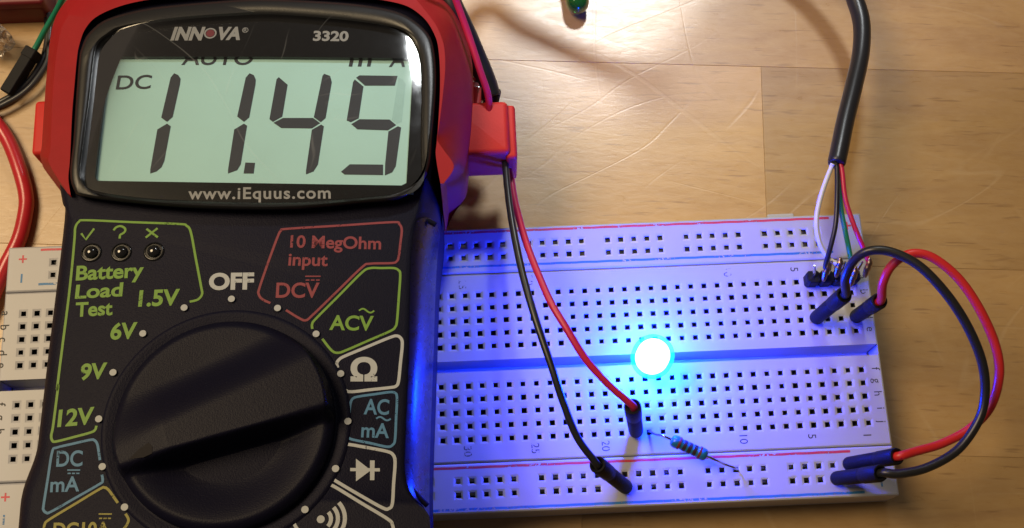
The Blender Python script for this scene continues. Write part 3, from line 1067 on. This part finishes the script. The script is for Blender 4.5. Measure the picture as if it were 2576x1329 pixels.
    stroke('printed_mark', [q3(p) for p in ((745, 182), (780, 208), (820, 238))], 0.38, M['pgreen'], mm, w=0.06, sm=1)
    for q, x0, x1, y0, y1, mt in ((q4, 685, 787, 495, 520, 'pred'), (q5, 508, 606, 890, 915, 'pblue'), (q5, 745, 845, 1222, 1255, 'pyellow')):
        stroke('printed_mark', [q((x0, y0)), q(((x0 + x1) / 2, y0)), q((x1, y0))], 0.22, M[mt], mm, sm=1)
        for k in range(3):
            a, b = x0 + (x1 - x0) * (k / 3 + 0.03), x0 + (x1 - x0) * (k / 3 + 0.27)
            stroke('printed_mark', [q((a, y1)), q(((a + b) / 2, y1)), q((b, y1))], 0.22, M[mt], mm, sm=1)
    for q, x0, x1, y, h, mt in ((q4, 1040, 1140, 722, 13, 'pgreen'), (q6, 975, 1075, 574, 12, 'pblue')):
        stroke('printed_mark', [q((x0 + (x1 - x0) * k / 8, y - h * math.sin(k / 8 * 2 * math.pi))) for k in range(9)], 0.28, M[mt], mm, sm=2)
    # diode and continuity symbols
    parts = [poly([q6(p) for p in ((835, 850), (835, 1006), (938, 930))], 0.05), poly([q6(p) for p in ((932, 862), (932, 998), (962, 998), (964, 862))], 0.055),
             poly([q6(p) for p in ((795, 914), (795, 936), (1000, 938), (1000, 916))], 0.06)]
    mesh_obj('diode_symbol', *join(parts), M['pwhite'], mm)
    cc = ML(*q6((592, 1268)), 0.05)
    parts = [disc(cc, 0.60, MU, MV)]
    for r in (1.55, 2.6, 3.65):
        path = [cc + r * (MU * math.cos(t) + MV * math.sin(t)) for t in np.linspace(math.radians(-52 + 4 * r), math.radians(42), 14)]
        parts.append(ribbon(path, 0.62, MN))
    mesh_obj('continuity_symbol', *join(parts), M['pwhite'], mm)
    # battery test indicator lights sunk in round wells
    for x, y in ((382, 340), (580, 338), (795, 333)):
        c = ML(*q3((x, y)), 0)
        rg = []
        for rr, ww in ((1.75, 0.02), (1.62, 0.22), (1.48, 0.24), (1.40, 0.05)):
            rg.append([c + MU * rr * math.cos(2 * math.pi * k / 32) + MV * rr * math.sin(2 * math.pi * k / 32) + MN * ww for k in range(32)])
        well = mesh_obj('indicator_light', *loft(rg, cap0=False), M['gloss'], mm, smooth=True, angle=60)
        dm = []
        for t in np.linspace(0, math.pi / 2 - 0.05, 8):
            dm.append([c + 1.12 * math.cos(t) * (MU * math.cos(2 * math.pi * k / 28) + MV * math.sin(2 * math.pi * k / 28)) + MN * (0.06 + 0.85 * math.sin(t)) for k in range(28)])
        mesh_obj('lens_dome', *loft(dm, cap0=False), M['smoke'], well, smooth=True)

    # red rubber boot
    inner = [(178, 492), (172, 449), (176, 400), (181, 292), (186, 229), (193, 152), (199, 115), (215, 72), (250, 38), (330, 8), (445, -8), (640, -18), (860, -10), (1000, 8),
             (1060, 40), (1092, 85), (1104, 133), (1107, 222), (1100, 347), (1096, 380), (1098, 405), (1102, 430), (1108, 462)]
    ridge = [(170, 486), (124, 412), (127, 372), (132, 254), (136, 191), (142, 140), (149, 95), (160, 60), (190, 20), (260, -25), (445, -50), (640, -58), (860, -52), (1010, -25),
             (1080, 40), (1112, 98), (1120, 160), (1114, 240), (1104, 320), (1100, 352), (1118, 380), (1142, 420), (1116, 462)]
    outer = [(172, 494), (111, 425), (110, 385), (120, 253), (126, 190), (132, 114), (141, 72), (160, 34), (193, 0), (260, -50), (445, -80), (640, -88), (860, -80), (1030, -56),
             (1118, -3), (1150, 33), (1172, 90), (1188, 160), (1189, 230), (1184, 310), (1176, 375), (1166, 435), (1124, 475)]
    def strip(pts, w):
        c = catmull(pts, 6)
        return np.array([ML(x, y, w) for x, y in c])
    s_in, s_rd, s_out = strip(inner, 0.5), strip(ridge, 1.5), strip(outer, -9.0)
    s_in2 = strip(inner, 1.5)
    mid = s_rd + (s_out - s_rd) * 0.55 + MN * 2.2
    bot = s_out - MN * 9.5
    inb = s_in - MN * 19.0
    V, F = loft([list(r) for r in (s_in, s_in2, s_rd, mid, s_out, s_out - MN * 5, bot, inb)], closed=False)
    nn = len(s_in)
    F = [f[::-1] for f in F]
    F += [tuple(i * nn for i in range(8)), tuple(i * nn + nn - 1 for i in range(8))[::-1]]
    bt = mesh_obj('rubber_boot', V, F, M['boot'], mm, smooth=True, angle=35)
    # feet under the far end of the boot, standing on the table
    for x0 in (-66, 0):
        mesh_obj('foot', *box(x0, x0 + 6, 48, 58, 0.02, 17.5), M['boot'], bt)
    # probe holders moulded on both sides
    h = join([rbox(3.5, 14.6, 35.9, 46.6, 14.5, 24.0, 1.0), rbox(13.8, 15.9, 35.3, 46.2, 13.5, 23.0, 0.7)])
    hd = mesh_obj('probe_holder', *h, M['boot_lit'], bt, smooth=True, angle=50)
    h = rbox(-76.6, -66, 43.6, 55.0, 7.0, 15.5, 0.8)
    mesh_obj('probe_holder', *h, M['boot_lit'], bt, smooth=True, angle=50)
    return mm
build_meter()

# ------------------------------------------------------------------ jumper wires
def wire_path(pts, n=8):
    return catmull([P(*p) for p in pts], n)

def sleeve(root, base, top, nm='connector_sleeve', r=1.38):
    """moulded round plug standing in a socket, pin in the hole"""
    base, top = np.asarray(base, float), np.asarray(top, float)
    prof = [(0.0, r * 0.80), (0.015, r * 0.92), (0.05, r * 0.97), (0.60, r), (0.62, r * 0.96), (0.64, r * 1.06), (0.97, r * 1.10), (0.995, r * 1.02), (1.0, r * 0.86), (0.985, r * 0.70), (0.95, r * 0.6)]
    s = mesh_obj(nm, *lathe(base, top, prof, 20), M['sleeve'], root, smooth=True, angle=50)
    d = (base - top) / np.linalg.norm(base - top)
    foot = np.array([base[0], base[1], BT - 2.5])
    mesh_obj('pin', *tube([base - d * 1.0, base + d * 0.2, foot], 0.30, 8), M['steel'], root)
    return s

def S(col=None, row=None, rail=None):
    if rail:
        return np.array([rail[0] * PT, rail[1] * PT, BT + 0.6])
    return np.array([col_x(col), ROW[row], BT + 0.6])

def build_wires():
    # the pair that runs through the meter's side holder
    r = thing('jumper_wire', 'thin black jumper wire dropping from the meter holder to the near power rail', 'wire', S(rail=(13, -9.5)), group='jumper wires plugged into the breadboard')
    b = S(rail=(12.75, -9.5)); t = P(1502, 1168, 22.5)
    b = np.array([13 * PT, -9.5 * PT, BT + 0.6])
    sleeve(r, b, t)
    pts = [P(*p) for p in ((1266, 392, 20), (1268, 408, 20.5), (1276, 475, 22), (1289, 560, 24), (1312, 680, 26), (1346, 800, 27), (1386, 920, 27), (1416, 1010, 26), (1452, 1100, 24.5))]
    ax = (t - b) / np.linalg.norm(t - b)
    pts += [t + ax * 0.6, t - ax * 1.5]
    pts = [np.array([13.2, 44, 21.0]), np.array([13.4, 39, 20.5])] + pts
    mesh_obj('insulation', *tube(catmull(pts, 8), 0.66, 12), M['wblack'], r, smooth=True)

    r = thing('jumper_wire', 'thin red jumper wire passing through the meter holder to a plug beside the lit light', 'wire', S(18, 'j'), group='jumper wires plugged into the breadboard')
    b = S(18, 'j'); t = P(1591, 1022, 22.5)
    sleeve(r, b, t)
    pts = [P(1100, -130, 40), P(1122, -60, 36), P(1146, 0, 33), P(1175, 80, 30), P(1204, 170, 27.5), P(1226, 238, 25.2), np.array([11.0, 43.5, 22.5]), np.array([12.6, 39, 20.0])]
    pts += [P(*p) for p in ((1283, 432, 18), (1300, 520, 20), (1330, 630, 23.5), (1376, 740, 26), (1421, 820, 27), (1471, 900, 26.5), (1531, 966, 25))]
    ax = (t - b) / np.linalg.norm(t - b)
    pts += [t + ax * 0.5, t - ax * 1.5]
    mesh_obj('insulation', *tube(catmull(pts, 8), 0.66, 12), M['wred'], r, smooth=True)

    # the two long loops at the board's numbered end
    r = thing('jumper_wire', 'looped black jumper wire bridging the header to the near power rail', 'wire', S(4, 'd'), group='jumper wires plugged into the breadboard')
    b1 = S(4, 'd'); t1 = P(2124, 742, 22)
    b2 = S(rail=(28, -9.5)); t2 = P(2216, 1191, 22)
    sleeve(r, b1, t1); sleeve(r, b2, t2)
    a1 = (t1 - b1) / np.linalg.norm(t1 - b1); a2 = (t2 - b2) / np.linalg.norm(t2 - b2)
    pts = [t1 - a1 * 1.5, t1 + a1 * 0.8] + [P(*p) for p in ((2128, 700, 26.5), (2150, 655, 29.5), (2190, 632, 31.5), (2240, 632, 32.5), (2310, 668, 33), (2375, 735, 32.5), (2430, 820, 31), (2468, 910, 29), (2478, 990, 27), (2462, 1060, 25.5), (2410, 1130, 24), (2330, 1178, 23), (2265, 1191, 22.6))] + [t2 + a2 * 0.1 + np.array([0.6, 0, 0]), t2 - a2 * 1.2]
    mesh_obj('insulation', *tube(catmull(pts, 8), 0.80, 14), M['wblack'], r, smooth=True)

    r = thing('jumper_wire', 'looped orange-red jumper wire bridging the first column to the near power rail', 'wire', S(1, 'd'), group='jumper wires plugged into the breadboard')
    b1 = S(1, 'd'); t1 = P(2213, 757, 22)
    b2 = S(rail=(29, -8.5)); t2 = P(2258, 1148, 22)
    sleeve(r, b1, t1); sleeve(r, b2, t2)
    a1 = (t1 - b1) / np.linalg.norm(t1 - b1); a2 = (t2 - b2) / np.linalg.norm(t2 - b2)
    pts = [t1 - a1 * 1.5, t1 + a1 * 0.5] + [P(*p) for p in ((2222, 712, 26), (2245, 668, 28.5), (2290, 640, 30), (2345, 648, 30.5), (2410, 700, 30), (2468, 785, 28.5), (2505, 870, 26.5), (2514, 950, 24.5), (2492, 1025, 22.5), (2440, 1078, 21.2), (2370, 1114, 21), (2310, 1133, 21.5))] + [t2 + a2 * 0.1 + np.array([0.6, 0.1, 0]), t2 - a2 * 1.2]
    mesh_obj('insulation', *tube(catmull(pts, 8), 0.80, 14), M['worange'], r, smooth=True)
build_wires()

# ------------------------------------------------------------------ cable with soldered header
def build_cable():
    r = thing('data_cable', 'thick black round cable splitting into four thin wires soldered to a pin header', 'cable', (75, 14, BT))
    pts = [P(*p) for p in ((2104, 414, 18), (2112, 375, 17.5), (2128, 300, 16.5), (2148, 215, 15), (2166, 130, 13.5), (2168, 60, 12.5), (2150, 0, 12), (2118, -65, 12), (2080, -118, 12), (2025, -165, 11.5), (1945, -195, 10), (1850, -215, 7), (1700, -240, 3), (1500, -260, 1.8))]
    path = catmull(pts, 8)
    rr = np.full(len(path), 1.72)
    rr[:3] = [1.48, 1.62, 1.70]
    mesh_obj('sheath', *tube(path, rr, 18), M['wblack'], r, smooth=True)
    hy = ROW['a']
    hz = BT + 0.15
    # header strip with rounded bays
    parts = []
    for c in (1, 2, 3, 4):
        x = col_x(c)
        e = 1.262
        ch = 0.45
        base = [(x - e, hy - e + ch), (x - e + ch, hy - e), (x + e - ch, hy - e), (x + e, hy - e + ch), (x + e, hy + e - ch), (x + e - ch, hy + e), (x - e + ch, hy + e), (x - e, hy + e - ch)]
        parts.append(loft([[(a, b, hz) for a, b in base], [(a, b, hz + 2.3) for a, b in base], [(x + (a - x) * 0.85, hy + (b - hy) * 0.85, hz + 2.6) for a, b in base]]))
    hd = mesh_obj('pin_header', *join(parts), M['header'], r)
    tips = []
    for c, lean in ((1, (0.9, 1.5, 3.2)), (2, (0.3, 1.7, 3.0)), (3, (0.1, 1.8, 3.6)), (4, (-0.7, 1.0, 3.6))):
        x = col_x(c)
        p = [np.array([x, hy, BT - 2.5]), np.array([x, hy, hz + 2.4]), np.array([x + lean[0] * 0.4, hy + lean[1] * 0.4, hz + 2.4 + lean[2] * 0.5]), np.array([x + lean[0], hy + lean[1], hz + 2.4 + lean[2]])]
        mesh_obj('pin', *tube(p, [0.32, 0.32, 0.34, 0.20], 8), M['steel'], hd)
        tips.append(p[-1])
    for k, (q, bl) in enumerate(((P(2182, 668, 13.5), 0.75), (P(2146, 690, 13.6), 0.8), (P(2108, 668, 13.6), 0.9), (P(2077, 678, 13.4), 0.7))):
        path = catmull([q + np.array([0.2, 1.2, 0.9]), q + np.array([0.3, 0.3, 0.3]), q - np.array([0.1, 0.8, 0.6]), q - np.array([0.2, 1.8, 1.5])], 4)
        rad = [0.3 + bl * 0.45 * math.sin(math.pi * i / (len(path) - 1)) * (1 + 0.25 * math.sin(i * 2.1)) for i in range(len(path))]
        mesh_obj('solder_joint', *tube(path, rad, 8), M['solder'], hd, smooth=True)
    end = P(2104, 414, 21)
    for nm, mt, pts in (
        ('white_core_wire', 'wwhite', ((2095, 412, 18.6), (2090, 428, 18.2), (2066, 490, 17.6), (2054, 555, 16.8), (2062, 610, 15.6), (2084, 648, 14.4), (2104, 664, 14))),
        ('black_core_wire', 'wblack', ((2103, 405, 18), (2106, 430, 18.3), (2107, 500, 18), (2103, 565, 17.4), (2090, 620, 16), (2079, 660, 14.2), (2076, 676, 13.6))),
        ('green_core_wire', 'wgreen', ((2107, 405, 17.4), (2109, 440, 17.2), (2115, 520, 16.6), (2126, 580, 15.8), (2138, 640, 14.4), (2146, 684, 13.6))),
        ('red_core_wire', 'wred', ((2112, 405, 18), (2117, 428, 18), (2127, 500, 17.4), (2148, 570, 16.4), (2170, 625, 15), (2184, 655, 14), (2183, 668, 13.6)))):
        mesh_obj(nm, *tube(catmull([P(*p) for p in pts], 8), 0.46, 10), M[mt], r, smooth=True)
build_cable()

# ------------------------------------------------------------------ lit light and resistor
def build_parts():
    c = np.array([38.85, -1.3, 0])
    r = thing('blue_light', 'glowing blue light-emitting diode straddling the centre groove', 'diode', (c[0], c[1], BT))
    z0 = BT + 4.0
    def dome(R, z1, h):
        prof = [(0, R * 0.86), (0.08, R * 0.97), (0.16, R), (0.46, R)] + [(0.46 + 0.54 * math.sin(t), R * math.cos(t) + 0.01) for t in np.linspace(0.15, math.pi / 2, 10)]
        return lathe((c[0], c[1], z1), (c[0], c[1], z1 + h), prof, 36)
    lens = mesh_obj('lens', *dome(3.85, z0 - 0.3, 7.5), M['ledhalo'], r, smooth=True, angle=50)  # oversized lens, its own glow standing in for the halo
    mesh_obj('glowing_core', *dome(3.05, z0 + 0.2, 6.4), M['ledlit'], lens, smooth=True, angle=50)
    for row, s in (('e', 1), ('f', -1)):
        p = [(c[0], c[1] + 1.27 * s, z0 + 0.5), (c[0], c[1] + 1.27 * s, z0 - 1.2), (col_x(17), ROW[row] - 0.3 * s, BT + 0.8), (col_x(17), ROW[row], BT - 2.5)]
        mesh_obj('leg', *tube(catmull(p, 4), 0.25, 8), M['steel'], r)

    a, b = P(1688, 1106, 13.2), P(1779, 1148, 13.0)
    r = thing('resistor', 'small blue striped resistor bridging the board to the near power rail', 'resistor', (44, -18, BT))
    prof = [(0, 0.35), (0.02, 0.85), (0.07, 1.14), (0.16, 1.20), (0.22, 1.10), (0.27, 0.98), (0.73, 0.98), (0.78, 1.10), (0.84, 1.20), (0.93, 1.14), (0.98, 0.85), (1.0, 0.35)]
    body = mesh_obj('body', *lathe(a, b, prof, 22), M['rbody'], r, smooth=True)
    for f0, f1, rr, mt in ((0.195, 0.255, 1.14, 'rbrown'), (0.33, 0.42, 1.0, 'rband'), (0.47, 0.56, 1.0, 'rband'), (0.61, 0.70, 1.0, 'rband'), (0.76, 0.82, 1.17, 'rbrown')):
        mesh_obj('colour_band', *lathe(a, b, [(f0, rr), (f0 + 0.005, rr + 0.035), (f1 - 0.005, rr + 0.035), (f1, rr)], 22), M[mt], body, smooth=True, angle=40)
    ax = (b - a) / np.linalg.norm(b - a)
    p1 = [a + ax * 0.3, a - ax * 1.6, P(1652, 1094, 11.5), np.array([col_x(17), ROW['j'], BT + 0.6]), np.array([col_x(17), ROW['j'], BT - 2.5])]
    p2 = [b - ax * 0.3, b + ax * 1.5, P(1822, 1168, 11.0), np.array([21 * PT, -8.5 * PT, BT + 0.5]), np.array([21 * PT, -8.5 * PT, BT - 2.5])]
    for p in (p1, p2):
        mesh_obj('lead', *tube(catmull(p, 6), 0.25, 8), M['steel'], r, smooth=True)
build_parts()

# ------------------------------------------------------------------ things round the meter
def build_odds():
    # black test lead with a metal jaw tucked behind the side holder
    r = thing('test_lead', 'black test lead with a shiny metal jaw tucked behind the red holder', 'test lead', (9, 50, 0))
    pts = [P(1236, 246, 17), P(1222, 205, 18), P(1196, 140, 20), P(1160, 60, 24), P(1134, 0, 26), P(1112, -70, 27)]
    LP = np.array([70, 243, 240.0])
    pts += [np.array([*q, 0.0]) + (LP - np.array([*q, 0.0])) * z / 240 for q, z in (((9, 79.6), 26), ((19, 75.4), 27), ((29, 69.5), 28), ((37, 65), 34), ((45, 62), 52), ((54, 60), 84))]  # unseen run, laid towards the lamp to cast a shadow band on the table
    pts += [np.array(p, float) for p in ((100, 190, 118), (160, 260, 95), (210, 330, 40), (240, 380, 2.2), (250, 412, 2.1))]
    mesh_obj('insulation', *tube(catmull(pts, 8), 2.0, 14), M['wblack'], r, smooth=True)
    a, b = P(1232, 262, 15), P(1240, 222, 17)
    mesh_obj('plug_barrel', *lathe(a, b, [(0, 1.3), (0.1, 1.65), (0.8, 1.75), (0.97, 1.6), (1.0, 1.2)], 20), M['sleeve'], r, smooth=True, angle=40)
    a, b = P(1200, 262, 16), P(1205, 208, 18)
    jw = mesh_obj('jaw', *lathe(a, b, [(0, 1.3), (0.5, 1.6), (0.8, 1.75), (0.83, 1.4), (1.0, 1.2)], 18), M['steel'], r, smooth=True, angle=40)
    a, b = P(1203, 212, 17.5), P(1197, 172, 19)
    mesh_obj('jaw_spring', *lathe(a, b, [(0, 0.8), (0.25, 0.8), (0.27, 1.1), (0.45, 1.1), (0.47, 0.7), (0.7, 0.75), (1, 0.6)], 14), M['steel'], jw, smooth=True, angle=40)

    # red test lead at the meter's left
    r = thing('test_lead', 'thick glossy red test lead curling round the board end', 'test lead', (-84, 40, 0))
    pts = [P(-90, 240, 1.6), P(-45, 270, 1.6), P(-4, 318, 1.6), P(26, 362, 1.6), P(53, 430, 1.6), P(65, 495, 1.6), P(63, 545, 1.6), P(48, 605, 1.6), P(18, 668, 1.6), P(-6, 720, 1.6), P(-40, 800, 1.6), P(-100, 900, 1.6)]
    mesh_obj('insulation', *tube(catmull(pts, 8), 1.50, 16), M['lead'], r, smooth=True)

    # square socket plug on a green wire
    r = thing('jumper_wire', 'green jumper wire ending in a square black plug on the bare table', 'wire', (-85, 72, 0))
    a, b = P(18, 236, 2.0), P(86, 126, 3.6)
    ax = (b - a) / np.linalg.norm(b - a)
    sd = np.cross(ax, [0, 0, 1.0]); sd /= np.linalg.norm(sd)
    up = np.cross(sd, ax)
    rings = []
    for f, h in ((0, 1.05), (0.02, 1.25), (0.80, 1.25), (0.805, 1.42), (0.985, 1.42), (1.0, 1.25)):
        c = a + (b - a) * f
        rings.append([c + sd * sx * h + up * sy * h for sx, sy in ((1, 0.85), (0.85, 1), (-0.85, 1), (-1, 0.85), (-1, -0.85), (-0.85, -1), (0.85, -1), (1, -0.85))])
    mesh_obj('plug_housing', *loft(rings), M['sleeve'], r)
    pts = [b - ax * 1.5, b + ax * 0.5, P(110, 82, 5.5), P(133, 42, 7.5), P(154, 0, 10), P(178, -50, 13), P(210, -120, 15)]
    mesh_obj('insulation', *tube(catmull(pts, 8), 0.60, 12), M['wgreen'], r, smooth=True)

    # twin dark wire curling beside it
    r = thing('twin_wire', 'twin dark wire curling past the green plug on the bare table', 'wire', (-85, 66, 0))
    base = [(104, -60), (112, 0), (122, 50), (121, 100), (110, 148), (82, 196), (48, 230), (14, 254), (-20, 268), (-80, 285)]
    for s, mt in ((0, 'wblack'), (1, 'wgrey')):
        pts = [P(x + (3 if s else -1) + (6 if s and 100 < y < 240 else 0), y + (5 if s else 0), 1.1 + 1.3 * s) for x, y in base]
        mesh_obj('insulation', *tube(catmull(pts, 8), 0.72 if s == 0 else 0.55, 12), M[mt], r, smooth=True)

    # corner of a dark red case
    r = thing('red_case', 'dark red case whose rim pokes past the meter leads', 'case', (-105, 110, 0))
    c0 = P(0, 22, 6)
    x1 = P(112, 2, 6)[0]
    mesh_obj('shell', *rbox(c0[0] - 60, x1, c0[1] + 0.2, c0[1] + 60, 0.02, 6.0, 1.2), M['maroon'], r, smooth=True, angle=50)
    mesh_obj('lid', *rbox(c0[0] - 60.5, x1 + 0.5, c0[1] - 0.2, c0[1] + 60.5, 6.05, 8.0, 0.8), M['maroon'], r, smooth=True, angle=50)

    # small green light lying on its side
    r = thing('green_light', 'small dark green unlit light-emitting diode lying on the bare wood', 'diode', (31, 82, 0))
    tip = np.array([31.2, P(1452, 34, 2.6)[1], 2.75]); ax = np.array([-0.06, 1.0, 0.0]); ax /= np.linalg.norm(ax)
    prof = [(0, 0.02)] + [(0.34 * (1 - math.cos(t)), 2.5 * math.sin(t)) for t in np.linspace(0.15, math.pi / 2, 9)] + [(0.86, 2.5), (0.87, 2.7), (1.0, 2.7)]
    mesh_obj('lens', *lathe(tip, tip + ax * 8.4, prof, 28), M['gled'], r, smooth=True, angle=50)
    for s in (-1, 1):
        e = tip + ax * 8.2 + np.array([1.27 * s, 0, 0])
        mesh_obj('leg', *tube([e, e + ax * 8, e + ax * 16 - np.array([0, 0, 1.5])], 0.25, 8), M['steel'], r)

    # crumpled clear film at the picture's edge
    r = random.Random(5)
    c = P(-16, 92, 5)
    import bmesh
    bm = bmesh.new()
    bmesh.ops.create_icosphere(bm, subdivisions=3, radius=1.0)
    V, F = [], []
    for v in bm.verts:
        k = 1 + 0.22 * math.sin(v.co.x * 7 + 1) * math.cos(v.co.y * 9) + r.uniform(-0.13, 0.13)
        V.append(c + np.array([v.co.x * 3.2, v.co.y * 3.0, max(-4.95, v.co.z * 4.9)]) * k * np.array([1, 1, 1.0]))
        V[-1][2] = max(0.03, V[-1][2])
    F = [tuple(v.index for v in f.verts) for f in bm.faces]
    bm.free()
    o = mesh_obj('plastic_film', V, F, M['clear'])
    tag(o, 'crumpled scrap of clear plastic film on the bare table', 'plastic scrap')
build_odds()
